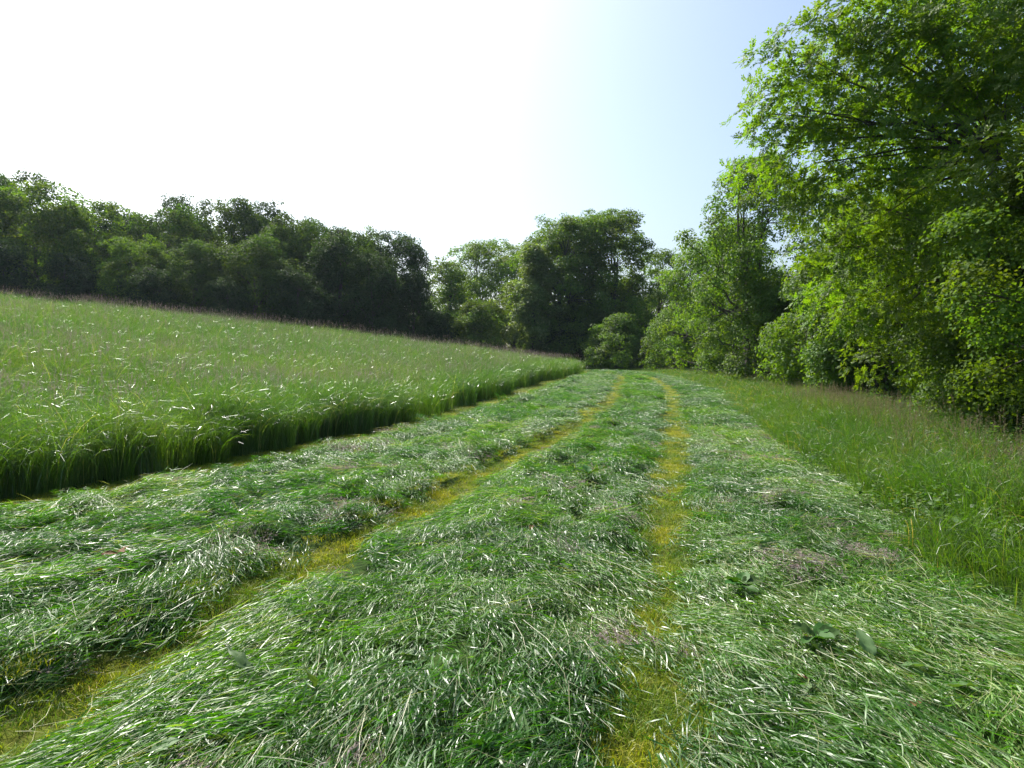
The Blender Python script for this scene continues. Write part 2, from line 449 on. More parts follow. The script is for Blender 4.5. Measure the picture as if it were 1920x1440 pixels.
def tall_tuft(n=135, rad=0.25, lo=0.72, hi=1.26, w=(0.005, 0.0105), heads=3, wildness=1.0, mi_heads=1, dead=0.02):
    b = Bunch()
    base = disc(n, rad)
    L = U_(n, lo, hi)
    hd = U_(n, 0, 2 * PI)
    p0 = PI / 2 - np.abs(N_(n, 0.05, 0.13))
    p1 = np.where(rng.random(n) < .48, p0 - np.abs(N_(n, 0.5, 0.5)) * wildness, N_(n, -.8, .5) * wildness + (1 - wildness) * 1.0)
    L = np.where(p1 < .6, L * 1.16, L * .92)
    tone = np.clip(rng.beta(2.2, 2.6, n), 0, .95); tone = np.where(rng.random(n) < dead, 1.0, tone)
    b.add(*blades(base, hd, p0, p1, L, U_(n, *w), N_(n, 0, 0.5), N_(n, 0, 2.2), tone, 8, N_(n, 0, 0.7), pw=2.2), mi=0)
    if heads:
        stem_set(b, heads, rad, hi * .9, hi * 1.15, mi_heads)
    return b

def stem_set(b, n, rad, lo, hi, mi, w=0.0028, spk=22, plen=(.09, .17)):
    base = disc(n, rad); L = U_(n, lo, hi)
    hd = U_(n, 0, 2 * PI); p0 = PI / 2 - np.abs(N_(n, 0, .06)); p1 = p0 - np.abs(N_(n, .12, .16))
    V, q, t, T = blades(base, hd, p0, p1, L, np.full(n, w), U_(n, 0, PI), np.zeros(n), U_(n, 0.0, .35), 4, wpow=.15)
    b.add(V, q, t, T, mi=mi)
    VV = V.reshape(n, 9, 3); top = VV[:, 8]; d = top - (VV[:, 6] + VV[:, 7]) / 2; d /= np.linalg.norm(d, axis=1)[:, None]
    panicle(b, top, d, spk, U_(n, *plen), mi)

def broad_tuft(n=60, rad=.3, h=.45, size=(.03, .07), mi=0):
    """nettles and brambles: upright stems with leaves all the way up"""
    b = Bunch()
    ns = max(4, n // 9)
    sb = disc(ns, rad); top = sb + np.stack([N_(ns, 0, .08), N_(ns, 0, .08), U_(ns, h * .6, h)], 1)
    k = rng.integers(0, ns, n); t = U_(n, .1, 1.0)
    base = sb[k] + (top[k] - sb[k]) * t[:, None]
    L = U_(n, *size)
    b.add(*blades(base, U_(n, 0, 2 * PI), U_(n, -.1, .7), U_(n, -.6, .0), L, L * U_(n, .45, .7), N_(n, 0, .3), np.zeros(n), rng.beta(2, 2, n), 2, wpow=.5), mi=mi)
    d = top - sb; hd = np.arctan2(d[:, 1], d[:, 0]); ln = np.linalg.norm(d, axis=1); pt = np.arcsin(d[:, 2] / ln)
    b.add(*blades(sb, hd, pt, pt, ln, np.full(ns, .004), U_(ns, 0, PI), np.zeros(ns), np.full(ns, .3), 2, wpow=.1), mi=mi)
    return b

def make_templates(builders, name, mats, parent, spots):
    """the tufts themselves stand in the field as children of their patch; the patch repeats them"""
    coll = bpy.data.collections.new(name)
    for i, bd in enumerate(builders):
        me = bd.mesh(name, mats)
        o = bpy.data.objects.new(name if i == 0 else '%s.%03d' % (name, i), me)
        C.objects.link(o); coll.objects.link(o)
        o.parent = parent; o.location = spots[i % len(spots)]
        o['kind'] = 'stuff'
    return coll

def euler_from(nrm, head):
    """+Z along nrm, +X along the heading"""
    n = nrm / np.linalg.norm(nrm, axis=1)[:, None]
    h = np.stack([np.cos(head), np.sin(head), np.zeros(len(head))], 1)
    x = h - n * (h * n).sum(1)[:, None]; x /= np.linalg.norm(x, axis=1)[:, None]
    y = np.cross(n, x)
    ry = np.arcsin(np.clip(-x[:, 2], -1, 1)); rx = np.arctan2(y[:, 2], n[:, 2]); rz = np.arctan2(x[:, 1], x[:, 0])
    return np.stack([rx, ry, rz], 1)

def scatter_group(coll):
    ng = bpy.data.node_groups.new('scatter', 'GeometryNodeTree')
    ng.interface.new_socket('Geometry', in_out='INPUT', socket_type='NodeSocketGeometry')
    ng.interface.new_socket('Geometry', in_out='OUTPUT', socket_type='NodeSocketGeometry')
    N = ng.nodes.new; L = ng.links.new
    gi = N('NodeGroupInput'); go = N('NodeGroupOutput')
    ip = N('GeometryNodeInstanceOnPoints'); ci = N('GeometryNodeCollectionInfo')
    ci.inputs['Collection'].default_value = coll
    ci.inputs['Separate Children'].default_value = True
    ci.inputs['Reset Children'].default_value = True
    def na(nm, typ):
        a = N('GeometryNodeInputNamedAttribute'); a.data_type = typ; a.inputs['Name'].default_value = nm
        return a.outputs['Attribute']
    L(gi.outputs[0], ip.inputs['Points']); L(ci.outputs[0], ip.inputs['Instance'])
    ip.inputs['Pick Instance'].default_value = True
    L(na('idx', 'INT'), ip.inputs['Instance Index'])
    er = N('FunctionNodeEulerToRotation'); L(na('rot', 'FLOAT_VECTOR'), er.inputs[0]); L(er.outputs[0], ip.inputs['Rotation'])
    L(na('scl', 'FLOAT_VECTOR'), ip.inputs['Scale'])
    L(ip.outputs[0], go.inputs[0])
    return ng

def scatter(obj_name, label, cat, pts, rot, scl, idx, tint, builders, tname, mats, kind='stuff'):
    if scl.ndim == 1: scl = np.repeat(scl[:, None], 3, 1)
    me = mesh_np(obj_name, pts, [], mats, {'rot': ('FLOAT_VECTOR', rot), 'scl': ('FLOAT_VECTOR', scl), 'idx': ('INT', idx), 'tint': ('FLOAT', tint)})
    o = link(obj_name, me)
    tag(o, label, cat, kind=kind)
    pick = rng.choice(len(pts), len(builders), replace=False)
    coll = make_templates(builders, tname, mats, o, [tuple(pts[j]) for j in pick])
    md = o.modifiers.new('scatter', 'NODES'); md.node_group = scatter_group(coll)
    print(obj_name, len(pts), 'tufts')
    return o

def in_view(P, margin=0.12, near=2.0, zmax=None):
    x, y = P[:, 0], P[:, 1]
    return (y > near) & (np.abs(x) < (0.72 + margin) * y + 1.6)

def sample(x0, x1, y0, y1, density):
    n = int((x1 - x0) * (y1 - y0) * density)
    return np.stack([U_(n, x0, x1), U_(n, y0, y1)], 1)

def grad_normal(P, z, e=0.08, k=1.0):
    zx = ground_z(P + np.array([e, 0])); zy = ground_z(P + np.array([0, e]))
    return np.stack([-(zx - z) / e * k, -(zy - z) / e * k, np.ones(len(P))], 1)

# ---- mown swaths
def mown_points(y0, y1, x0, x1, density):
    P = sample(x0, x1, y0, y1, density); P = P[in_view(P, near=max(1.5, y0))]
    f = fields(P); dE, d1, d2, dV, a = f
    w = 0.16 * (vnoise(P[:, 0], P[:, 1], 0.4, 31, 3) - 0.5); wd_ = .30 + .006 * P[:, 1] - .015 * sstep(8, 3.5, P[:, 1])
    keep = (dE < -0.95 - w) & (dV > -0.05 + w) & ((np.abs(d1 + w) > np.where(d1 > 0, wd_ - .14, wd_ - .02)) | (rng.random(len(P)) < .02)) & ((np.abs(d2 + w) > wd_ - .05 - .03 * (P[:, 1] < 7)) | (rng.random(len(P)) < .03))
    # the swath dies out in places over the right hand stripe
    over2 = (vnoise(P[:, 0], P[:, 1], 1.1, 77, 2) > 0.64) & (np.abs(d2) < 0.3) & (P[:, 1] > 3.7) & (P[:, 1] < 5.2)
    keep |= over2 & (dE < -.5) & (rng.random(len(P)) < .2)
    P = P[keep]; f = tuple(q[keep] for q in f)
    return P, f

def mown_heading(P, f):
    dE, d1, d2, dV, a = f
    x, y = P[:, 0], P[:, 1]
    al = x * np.cos(a) + y * np.sin(a); ac = -x * np.sin(a) + y * np.cos(a)
    n = vnoise(al * .5, ac, 0.7, 41, 2) - 0.5
    n2 = vnoise(al, ac, 0.35, 43, 2) - 0.5
    back = a + PI                                   # tips towards where the mower came from
    h = back + 0.9 * n + 0.9 * n2 + np.where(d2 < 0, .3, 1.0) * (vnoise(al, ac, 2.2, 45, 2) - .5)
    lip1 = np.exp(-((d1 - 0.45) / 0.33) ** 2) * (d1 > 0)        # hangs over the left stripe
    h = h + lip1 * 0.85
    h = h + np.exp(-((-dE - 1.9) / 0.28) ** 2) * 0.8
    C3 = (d2 < 0)
    h = h + np.where(C3, 0.16, 0)
    B = (d1 < 0) & (d2 > 0)
    h = h + np.where(B, 0.25 * sstep(0.3, 2.0, -d1) - 0.1, 0)
    flip = vnoise(x, y, 1.6, 57, 2) > 0.64
    return h + np.where(flip, 2.6, 0) + N_(len(P), 0, 0.22)

mown_b = [mown_tuft(ab=(1.6, 3.2)) for _ in range(3)] + [mown_tuft() for _ in range(4)] + [mown_tuft(stems=16, ab=(1.9, 1.9)) for _ in range(3)] + [mown_tuft(n=170, heads=16, stems=24) for _ in range(2)] + [mown_tuft(n=230, lo=.07, hi=.18) for _ in range(2)]
Pm, fm = mown_points(1.5, 17, -12, 12, 30)
far = np.hypot(Pm[:, 0], Pm[:, 1])
k = rng.random(len(Pm)) < np.clip(1.2 - far / 22, .45, 1); Pm = Pm[k]; fm = tuple(q[k] for q in fm)
zm = ground_z(Pm, fm); nm = grad_normal(Pm, zm, 0.08, 0.9); nm[:, :2] += rng.normal(0, .10, (len(Pm), 2))
hm = mown_heading(Pm, fm)
headn = vnoise(Pm[:, 0], Pm[:, 1], .55, 91, 2)
gn = vnoise(Pm[:, 0], Pm[:, 1], .8, 97, 2) + rng.normal(0, .07, len(Pm)); ii = np.where(gn < .5, rng.integers(0, 5, len(Pm)), rng.integers(3, 8, len(Pm))); ii = np.where(headn > .70, rng.integers(10, 12, len(Pm)), ii); ii = np.where(headn < .30, rng.integers(12, 14, len(Pm)), ii)
ii = np.where((fm[2] < -.2) & (rng.random(len(Pm)) < .55) & (ii < 10), rng.integers(7, 10, len(Pm)), ii)
tint = np.clip(vnoise(Pm[:, 0], Pm[:, 1], 1.4, 93, 3) * 1.6 - .3 + .14 * sstep(.2, 1.2, -fm[2]), 0, 1)
scatter('cut_grass_swaths', 'cut grass lying combed in long swaths between the yellow mower lines', 'cut grass', np.column_stack([Pm, zm]), euler_from(nm, hm), U_(len(Pm), .65, 1.25), ii, tint, mown_b, 'cut_grass_tuft', [MAT['mown'], MAT['seed']])

mown_fb = [mown_tuft(n=230, rad=.42, lo=.12, hi=.28, w=(.005, .010), stems=14) for _ in range(6)]
Pm, fm = mown_points(16.5, 62, -12, 14, 7)
zm = ground_z(Pm, fm); nm = grad_normal(Pm, zm, 0.15, .8); nm[:, :2] += rng.normal(0, .10, (len(Pm), 2))
hm = mown_heading(Pm, fm); tint = np.clip(vnoise(Pm[:, 0], Pm[:, 1], 1.4, 93, 3) * 1.6 - .3, 0, 1)
scatter('distant_cut_grass', 'cut grass strip running away and bending left past the corner of the tall grass', 'cut grass', np.column_stack([Pm, zm]), euler_from(nm, hm), U_(len(Pm), .8, 1.15), rng.integers(0, 6, len(Pm)), tint, mown_fb, 'cut_grass_tuft', [MAT['mown'], MAT['seed']])

# ---- stubble
def stub_tuft(n=130, rad=.15, hh=(.02, .06), w=(.0028, .0055)):
    b = Bunch(); base = disc(n, rad)
    b.add(*blades(base, U_(n, 0, 2 * PI), U_(n, .5, 1.5), U_(n, 0, 1.2), U_(n, *hh), U_(n, *w), U_(n, -1, 1), np.zeros(n), rng.beta(2, 2, n), 2), mi=0)
    m = 10; base = disc(m, rad); base[:, 2] = .02
    b.add(*blades(base, U_(m, 0, 2 * PI), U_(m, -.1, .3), U_(m, -.3, .1), U_(m, .06, .16), U_(m, .0015, .003), U_(m, -1, 1), np.zeros(m), U_(m, .7, 1.0), 2), mi=0)
    return b
P = sample(-12, 13, 1.5, 60, 70)
P = P[in_view(P)]; f = fields(P); dE, d1, d2, dV, a = f
on = (np.minimum(np.abs(d1), np.abs(d2)) < .32) | ((dE < .1) & (dE > -1.1))
far = np.hypot(P[:, 0], P[:, 1]); on &= rng.random(len(P)) < np.clip(1.25 - far / 22, .3, 1)
P = P[on]; f = tuple(q[on] for q in f); z = ground_z(P, f)
s = np.clip(np.hypot(P[:, 0], P[:, 1]) / 14, 1, 2.2); scl = np.stack([s, s, np.ones(len(s)) * 1.1], 1)
scatter('stubble', 'short yellow stubble along the mower lines', 'stubble', np.column_stack([P, z]), euler_from(np.tile([0, 0, 1.], (len(P), 1)), U_(len(P), 0, 6.28)), scl, rng.integers(0, 5, len(P)), np.clip(vnoise(P[:, 0], P[:, 1], .35, 35, 3) * 2.4 - .7, 0, 1), [stub_tuft() for _ in range(5)], 'stubble_tuft', [MAT['stubble'], MAT['seed']])

# ---- tall grass
def tall_points(y0, y1, dens):
    P = sample(-60, 7, y0, y1, dens); P = P[in_view(P, .1)]
    dE, _ = sdist(P, EDGE)
    w = 0.35 * (vnoise(P[:, 0], P[:, 1], .7, 63, 2) - .5)
    k = (dE + w > 0.12) & (P[:, 1] < 57)
    return P[k], dE[k]

tb = [tall_tuft(heads=3) for _ in range(5)] + [tall_tuft(heads=0, lo=.65, hi=1.05) for _ in range(2)] + [tall_tuft(n=90, heads=5, dead=.06) for _ in range(2)]
P, e = tall_points(4, 19, 15)
z = ground_z(P); tint = vnoise(P[:, 0], P[:, 1], 2.5, 65, 3)
hh = 0.86 + .38 * vnoise(P[:, 0], P[:, 1], 1.8, 67, 2); hh *= 0.88 + .12 * sstep(0, .5, e)
lean = np.tile([0, 0, 1.], (len(P), 1)); ed = np.exp(-e / .35)[:, None]
lean[:, :2] += ed * np.array([[.09, -.03]]) * U_(len(P), .2, 1.6)[:, None] + rng.normal(0, .06, (len(P), 2))
scatter('tall_grass', 'tall standing meadow grass at its near uncut edge on the left', 'tall grass', np.column_stack([P, z]), euler_from(lean, U_(len(P), 0, 6.28)), np.stack([np.ones(len(P)), np.ones(len(P)), hh], 1), rng.integers(0, 9, len(P)), tint, tb, 'tall_grass_tuft', [MAT['tall'], MAT['seed']])

tf = [tall_tuft(n=150, rad=.42, w=(.006, .012), heads=3) for _ in range(4)] + [tall_tuft(n=120, rad=.42, w=(.006, .012), heads=7, dead=.08) for _ in range(2)]
P, e = tall_points(18.5, 58, 4.6)
z = ground_z(P); tint = vnoise(P[:, 0], P[:, 1], 5, 65, 3)
hh = 0.88 + .34 * vnoise(P[:, 0], P[:, 1], 2.5, 67, 2)
lean = np.tile([0, 0, 1.], (len(P), 1)); lean[:, :2] += rng.normal(0, .06, (len(P), 2))
scatter('distant_tall_grass', 'tall uncut meadow grass rising to the crest below the dark wood', 'tall grass', np.column_stack([P, z]), euler_from(lean, U_(len(P), 0, 6.28)), np.stack([np.ones(len(P)), np.ones(len(P)), hh], 1), rng.integers(0, 6, len(P)), tint, tf, 'tall_grass_tuft', [MAT['tall'], MAT['seed']])

def stems_only(n, rad, w, spk):
    b = Bunch(); stem_set(b, n, rad, 1.0, 1.32, 0, w=w, spk=spk, plen=(.12, .24)); return b
P, e = tall_points(20, 57.5, 2.6)
k = rng.random(len(P)) < np.clip((P[:, 1] - 14) / 28, 0, 1) * (.1 + 1.2 * vnoise(P[:, 0], P[:, 1], 4, 71, 2)) * np.where(P[:, 1] > 46, .3, 1) * sstep(.35, .6, vnoise(P[:, 0], P[:, 1], 9, 72, 2)); P = P[k]
z = ground_z(P)
scatter('flowering_grass_stems', 'purple brown seed heads standing above the green meadow', 'seed heads', np.column_stack([P, z]), euler_from(np.tile([0, 0, 1.], (len(P), 1)), U_(len(P), 0, 6.28)), U_(len(P), .85, 1.15), rng.integers(0, 4, len(P)), rng.random(len(P)), [stems_only(14, .45, .005, 20) for _ in range(4)], 'seed_stem_tuft', [MAT['seed'], MAT['seed']])

# ---- verge
def verge_points(dens, y0, y1):
    P = sample(-6, 17, y0, y1, dens); P = P[in_view(P)]
    dV, _ = sdist(P, VERGE); dH, _ = sdist(P, HEDGE)
    w = 0.5 * (vnoise(P[:, 0], P[:, 1], .8, 73, 2) - .5)
    k = (dV + w < 0.05) & (dH > -1.2)
    return P[k], dV[k], dH[k]
vb = [tall_tuft(n=120, rad=.24, lo=.3, hi=.68, w=(.003, .007), heads=0, wildness=.9) for _ in range(4)] + \
     [tall_tuft(n=90, rad=.24, lo=.35, hi=.72, w=(.003, .006), heads=8, dead=.14) for _ in range(3)] + \
     [broad_tuft(90, .25, .4) for _ in range(2)]
P, v, hdg = verge_points(17, 2, 20)
z = ground_z(P)
nz = vnoise(P[:, 0], P[:, 1], 1.3, 75, 2); out_ = -v
ii = rng.integers(0, 4, len(P))
br = (rng.random(len(P)) < sstep(.5, 1.6, out_) * .75); ii = np.where(br, rng.integers(4, 7, len(P)), ii)
wd = (nz > .70) | (rng.random(len(P)) < .05) | (hdg < 1.7 * rng.random(len(P))); ii = np.where(wd, rng.integers(7, 9, len(P)), ii)
hs = .75 + .5 * sstep(0, .9, out_); hs *= .65 + .7 * nz
lean = np.tile([0, 0, 1.], (len(P), 1)); lean[:, :2] += rng.normal(0, .12, (len(P), 2)) + np.array([[-.1, 0]])
scatter('verge_grass', 'uncut verge of mixed grass below the hedge on the right', 'verge grass', np.column_stack([P, z]), euler_from(lean, U_(len(P), 0, 6.28)), np.stack([np.ones(len(P)), np.ones(len(P)), hs], 1), ii, vnoise(P[:, 0], P[:, 1], 1.5, 79, 3), vb, 'verge_tuft', [MAT['verge'], MAT['tan']])
vf = [tall_tuft(n=80, rad=.4, lo=.3, hi=.6, w=(.008, .014), heads=0) for _ in range(3)] + [tall_tuft(n=70, rad=.4, lo=.3, hi=.6, w=(.007, .012), heads=4, dead=.08) for _ in range(3)]
P, v, hdg = verge_points(6, 19.5, 66)
z = ground_z(P); out_ = -v
ii = np.where(rng.random(len(P)) < sstep(.5, 2, out_) * .8, rng.integers(3, 6, len(P)), rng.integers(0, 3, len(P)))
hs = .35 + .75 * sstep(0, 1.5, out_) * np.clip(1.4 - P[:, 1] / 60, .4, 1)
scatter('distant_verge_grass', 'far verge of uncut grass where the strip bends left', 'verge grass', np.column_stack([P, z]), euler_from(np.tile([0, 0, 1.], (len(P), 1)), U_(len(P), 0, 6.28)), np.stack([np.ones(len(P)), np.ones(len(P)), hs], 1), ii, rng.random(len(P)), vf, 'verge_tuft', [MAT['verge'], MAT['tan']])

# ---- undergrowth at the hedge foot
P = sample(-40, 22, 3, 75, 5); P = P[in_view(P)]
dH, _ = sdist(P, HEDGE); k = (dH < .9) & (dH > -4.5); P = P[k]; dH = dH[k]
k = rng.random(len(P)) < np.where(P[:, 1] > 40, .5, 1); P = P[k]; dH = dH[k]
z = ground_z(P)
ub = [broad_tuft(110, .35, .8, (.05, .11)) for _ in range(5)]
scatter('hedge_bottom_undergrowth', 'nettles and brambles growing along the foot of the hedge', 'undergrowth', np.column_stack([P, z]), euler_from(np.tile([0, 0, 1.], (len(P), 1)), U_(len(P), 0, 6.28)), U_(len(P), .5, 1.0) * np.where(dH > 0, .55, 1), rng.integers(0, 5, len(P)), rng.random(len(P)), ub, 'nettle_tuft', [MAT['weed']])

# ------------------------------------------------------------------ trees
def spray_template(kind):
    """leaf positions and shapes of one twig; returns verts (n,4,3) and tone (n)"""
    if kind == 'far':
        n, R, s0, s1, asp = 38, .50, .12, .225, .78
    elif kind == 'mid':
        n, R, s0, s1, asp = 34, .36, .09, .16, .72
    elif kind == 'near':
        n, R, s0, s1, asp = 34, .27, .055, .10, .72
    elif kind == 'hazel':
        n, R, s0, s1, asp = 34, .24, .045, .082, .85
    elif kind == 'ash':
        n, R = 0, 0
    if kind == 'ash':
        vs = []
        for c in range(7):
            a = c / 7 * 2 * PI + rng.uniform(-.4, .4); el = rng.uniform(-.1, .9)
            d = np.array([math.cos(a) * math.cos(el), math.sin(a) * math.cos(el), math.sin(el)])
            side = np.cross(d, [0, 0, 1.]); side /= np.linalg.norm(side); up = np.cross(side, d)
            o = d * rng.uniform(.02, .08); Lr = rng.uniform(.14, .22)
            for j in range(5):
                t = (j + 1) / 5
                b = o + d * Lr * t - np.array([0, 0, .03 * t * t])
                for sg in ((-1, 1) if j < 4 else (0,)):
                    dl = d * .55 + side * sg * .85 if sg else d
                    dl = dl - np.array([0, 0, rng.uniform(-.15, .3)]); dl /= np.linalg.norm(dl)
                    ln = rng.uniform(.06, .092); wv = np.cross(dl, up + rng.normal(0, .25, 3)); wv /= np.linalg.norm(wv)
                    w = ln * .27; m = b + dl * ln * .45
                    vs.append([b, m + wv * w + up * .006, b + dl * ln, m - wv * w + up * .006])
        V = np.array(vs)
    else:
        d = rng.normal(0, 1, (n, 3)); d /= np.linalg.norm(d, axis=1)[:, None]
        d[:, 2] = d[:, 2] * .55 + .08
        c = d * (R * rng.uniform(.25, 1, n) ** .6)[:, None]
        hd = np.arctan2(d[:, 1], d[:, 0]) + N_(n, 0, .7); pt = N_(n, -.25, .45)
        f = np.stack([np.cos(pt) * np.cos(hd), np.cos(pt) * np.sin(hd), np.sin(pt)], 1)
        up0 = np.tile([0, 0, 1.], (n, 1)) + rng.normal(0, .45, (n, 3))
        s = np.cross(f, up0); s /= np.linalg.norm(s, axis=1)[:, None]; u = np.cross(s, f)
        L = U_(n, s0, s1)[:, None]; w = L * asp * .5
        V = np.stack([c, c + f * L * .5 + s * w + u * L * .07, c + f * L, c + f * L * .5 - s * w + u * L * .07], 1)
    return V, np.clip(rng.beta(2.2, 2.2, len(V)), 0, 1)

rng = np.random.default_rng(5)
SPRAYS = {k: [spray_template(k) for _ in range(6)] for k in ('far', 'mid', 'near', 'hazel', 'ash')}

def rot_mats(out, spin):
    """frames with +Z along out and a random spin"""
    n = out / np.linalg.norm(out, axis=1)[:, None]
    ref = np.tile([0.0, 0.0, 1.0], (len(n), 1)); ref[np.abs(n[:, 2]) > .95] = [1, 0, 0]
    x = np.cross(ref, n); x /= np.linalg.norm(x, axis=1)[:, None]; y = np.cross(n, x)
    c, s = np.cos(spin)[:, None], np.sin(spin)[:, None]
    x2 = x * c + y * s; y2 = -x * s + y * c
    return np.stack([x2, y2, n], 2)

def tube(b, pts, radii, sides=6):
    pts = np.array(pts, float); n = len(pts)
    tg = np.gradient(pts, axis=0); tg /= np.linalg.norm(tg, axis=1)[:, None] + 1e-9
    ref = np.array([0.31, 0.2, 0.93]) if abs(tg[0][2]) < .8 else np.array([1.0, 0, 0])
    x = np.cross(tg, ref); x /= np.linalg.norm(x, axis=1)[:, None]; y = np.cross(tg, x)
    a = np.arange(sides) / sides * 2 * PI
    V = pts[:, None] + (x[:, None] * np.cos(a)[None, :, None] + y[:, None] * np.sin(a)[None, :, None]) * np.array(radii)[:, None, None]
    V = V.reshape(-1, 3); q = []
    for i in range(n - 1):
        for j in range(sides):
            q.append([i * sides + j, i * sides + (j + 1) % sides, (i + 1) * sides + (j + 1) % sides, (i + 1) * sides + j])
    cap = [[(n - 1) * sides + j, (n - 1) * sides + (j + 1) % sides, (n - 1) * sides + (j + 2) % sides] for j in range(1)]
    b.add(V, np.array(q), np.array(cap), np.zeros(len(V)))

def wavy(a, c, n=6, amp=.06, sag=0.0):
    a = np.array(a, float); c = np.array(c, float); L = np.linalg.norm(c - a)
    t = np.linspace(0, 1, n)[:, None]
    p = a + (c - a) * t; p[1:-1] += rng.normal(0, amp * L * .5, (n - 2, 3)); p[:, 2] += sag * L * (4 * t * (1 - t))[:, 0]
    return p

def tree_meshes(h, r, z0=.15, squash=1.0, clusters=34, cr=.30, sprays=26, kind='far', mat='oak', stems=1, trunk_r=None, bark='bark',
                bare=0.0, skirt=False, droop=0.0, top=1.0, extra=None, rz=None, jitter=1.0):
    """local geometry of one tree: crown mesh, trunk mesh, limb meshes. z0: where the crown begins as share of h"""
    global rng
    rng = np.random.default_rng(int(h * 131 + r * 977 + clusters * 7))
    zc0 = z0 * h; H = h - zc0; cz = zc0 + H * .52
    cen = []; rad = []
    for i in range(clusters):
        ph = rng.uniform(0, 2 * PI); u = (i + rng.random()) / clusters          # from bottom to top
        zz = zc0 + H * (.06 + .88 * u)
        t = (zz - zc0) / H
        if skirt: env = (1 - t ** 1.9) ** .62 * (0.92 + .12 * math.sin(ph * 3 + h)) * (.72 + .28 * min(1, t * 4))
        else: env = math.sqrt(max(0.02, 1 - ((t - .45) / .56) ** 2)) * (.85 + .3 * (1 - t))
        rr = r * env * (rng.uniform(.45, .92) if rng.random() < .8 else rng.uniform(0, .5))
        c_r = cr * min(r, H * .5) * rng.uniform(.7, 1.25)
        cen.append([rr * math.cos(ph), rr * math.sin(ph) * squash, min(zz, h - c_r * rng.uniform(.6, 1.3))]); rad.append(c_r)
    if extra:
        for (x_, y_, z_, q_) in extra: cen.append([x_, y_, z_]); rad.append(q_)
    cen = np.array(cen); rad = np.array(rad)
    # leaves
    Vs = []; Ts = []; Ps = []
    ref_r = np.median(rad)
    per = np.maximum(4, (sprays * (rad / ref_r) ** 2)).astype(int)
    ci = np.repeat(np.arange(len(cen)), per); m = len(ci)
    d = rng.normal(0, 1, (m, 3)); d[:, 2] += .35; d /= np.linalg.norm(d, axis=1)[:, None]
    rr = rad[ci] * rng.uniform(.35, 1.0, m) ** .55 * (1 + .25 * jitter * (vnoise(d[:, 0] * 2 + ci * 3.1, d[:, 2] * 2 + d[:, 1], .6, 5, 2) - .5) * 2)
    p = cen[ci] + d * rr[:, None] * np.array([1, 1, .78])
    sh = rng.random(m) < .10; p[sh] += d[sh] * (rad[ci][sh] * rng.uniform(.05, .26, sh.sum()))[:, None]
    p[:, 2] -= droop * rad[ci] * np.clip(.5 - d[:, 2], 0, 1) * rng.random(m)
    p[:, 2] = np.maximum(p[:, 2], .12)
    outd = p - np.array([0, 0, cz]); outd /= np.linalg.norm(outd, axis=1)[:, None] + 1e-6
    o = d * .6 + outd * .3 + np.array([0, 0, .75]); R = rot_mats(o, U_(m, 0, 2 * PI))
    patch = np.clip(rng.random(len(cen))[ci] * .7 + rng.random(m) * .3, 0, 1)
    which = rng.integers(0, 6, m); sc = U_(m, .75, 1.2)
    for w in range(6):
        k = np.where(which == w)[0]
        if not len(k): continue
        T, tn = SPRAYS[kind][w]
        V = np.einsum('mij,nkj->mnki', R[k] * sc[k][:, None, None], T) + p[k][:, None, None]
        Vs.append(V.reshape(-1, 3)); Ts.append(np.tile(np.repeat(tn, 4), len(k))); Ps.append(np.repeat(patch[k], len(tn) * 4))
    V = np.concatenate(Vs); nq = len(V) // 4
    crown = mesh_np('crown', V, [np.arange(nq * 4).reshape(nq, 4)], MAT[mat], {'tone': ('FLOAT', np.concatenate(Ts)), 'patch': ('FLOAT', np.concatenate(Ps))})
    # wood
    if trunk_r is None: trunk_r = .022 * h
    tb_ = Bunch(); tops = []
    for s in range(stems):
        a = rng.uniform(0, 2 * PI); off = 0 if stems == 1 else rng.uniform(.15, .5) * r * .4
        b0 = [math.cos(a) * off * .35, math.sin(a) * off * .35, -.25]
        t1 = [math.cos(a) * off * 1.6, math.sin(a) * off * 1.6, zc0 + H * rng.uniform(.62, .8)]
        pl = wavy(b0, t1, 9, .018); rr_ = trunk_r * (.65 if stems > 1 else 1) * np.array([1.55, 1.1, 1, .92, .82, .7, .55, .38, .18])
        tube(tb_, pl, rr_, 8); tops.append(pl)
    order = np.argsort(-rad); limbs = []
    nl = min(len(cen), 12 if kind != 'far' else 9)
    main = rng.permutation(len(cen))[:nl]
    main_paths = []
    for j in main:
        pl = tops[rng.integers(0, stems)]; c = cen[j]
        zt = max(pl[1][2], min(c[2] * .72, pl[-2][2])); kx = int(np.argmin(abs(pl[:, 2] - zt)))
        kx = min(max(kx, 1), 7)
        lb = Bunch(); path = wavy(pl[kx], c, 6, .05, .05); rad0 = trunk_r * (.62 if stems > 1 else .45) * (1.15 - kx / 9)
        tube(lb, path, rad0 * np.array([1, .8, .62, .45, .3, .12]), 6)
        main_paths.append(path)
        limbs.append((lb, path, rad0))
    for j in range(len(cen)):               # secondary boughs into the remaining clumps
        if j in main: continue
        q = min(range(len(limbs)), key=lambda i: np.linalg.norm(limbs[i][1][3] - cen[j]))
        lb, path, rad0 = limbs[q]
        tube(lb, wavy(path[2], cen[j], 5, .06, .03), rad0 * np.array([.42, .33, .25, .17, .07]), 5)
    for (lb, path, rad0), j in zip(limbs, main):      # twigs inside the clump
        for _ in range(3):
            e = cen[j] + rng.normal(0, 1, 3) * rad[j] * .55
            tube(lb, wavy(path[4], e, 4, .08), rad0 * np.array([.25, .18, .11, .05]), 4)
    bm = MAT[bark]
    trunk = tb_.mesh('trunk', [bm]); limbm = [lb.mesh('limb', [bm]) for lb, _, _ in limbs]
    return dict(crown=crown, trunk=trunk, limbs=limbm)

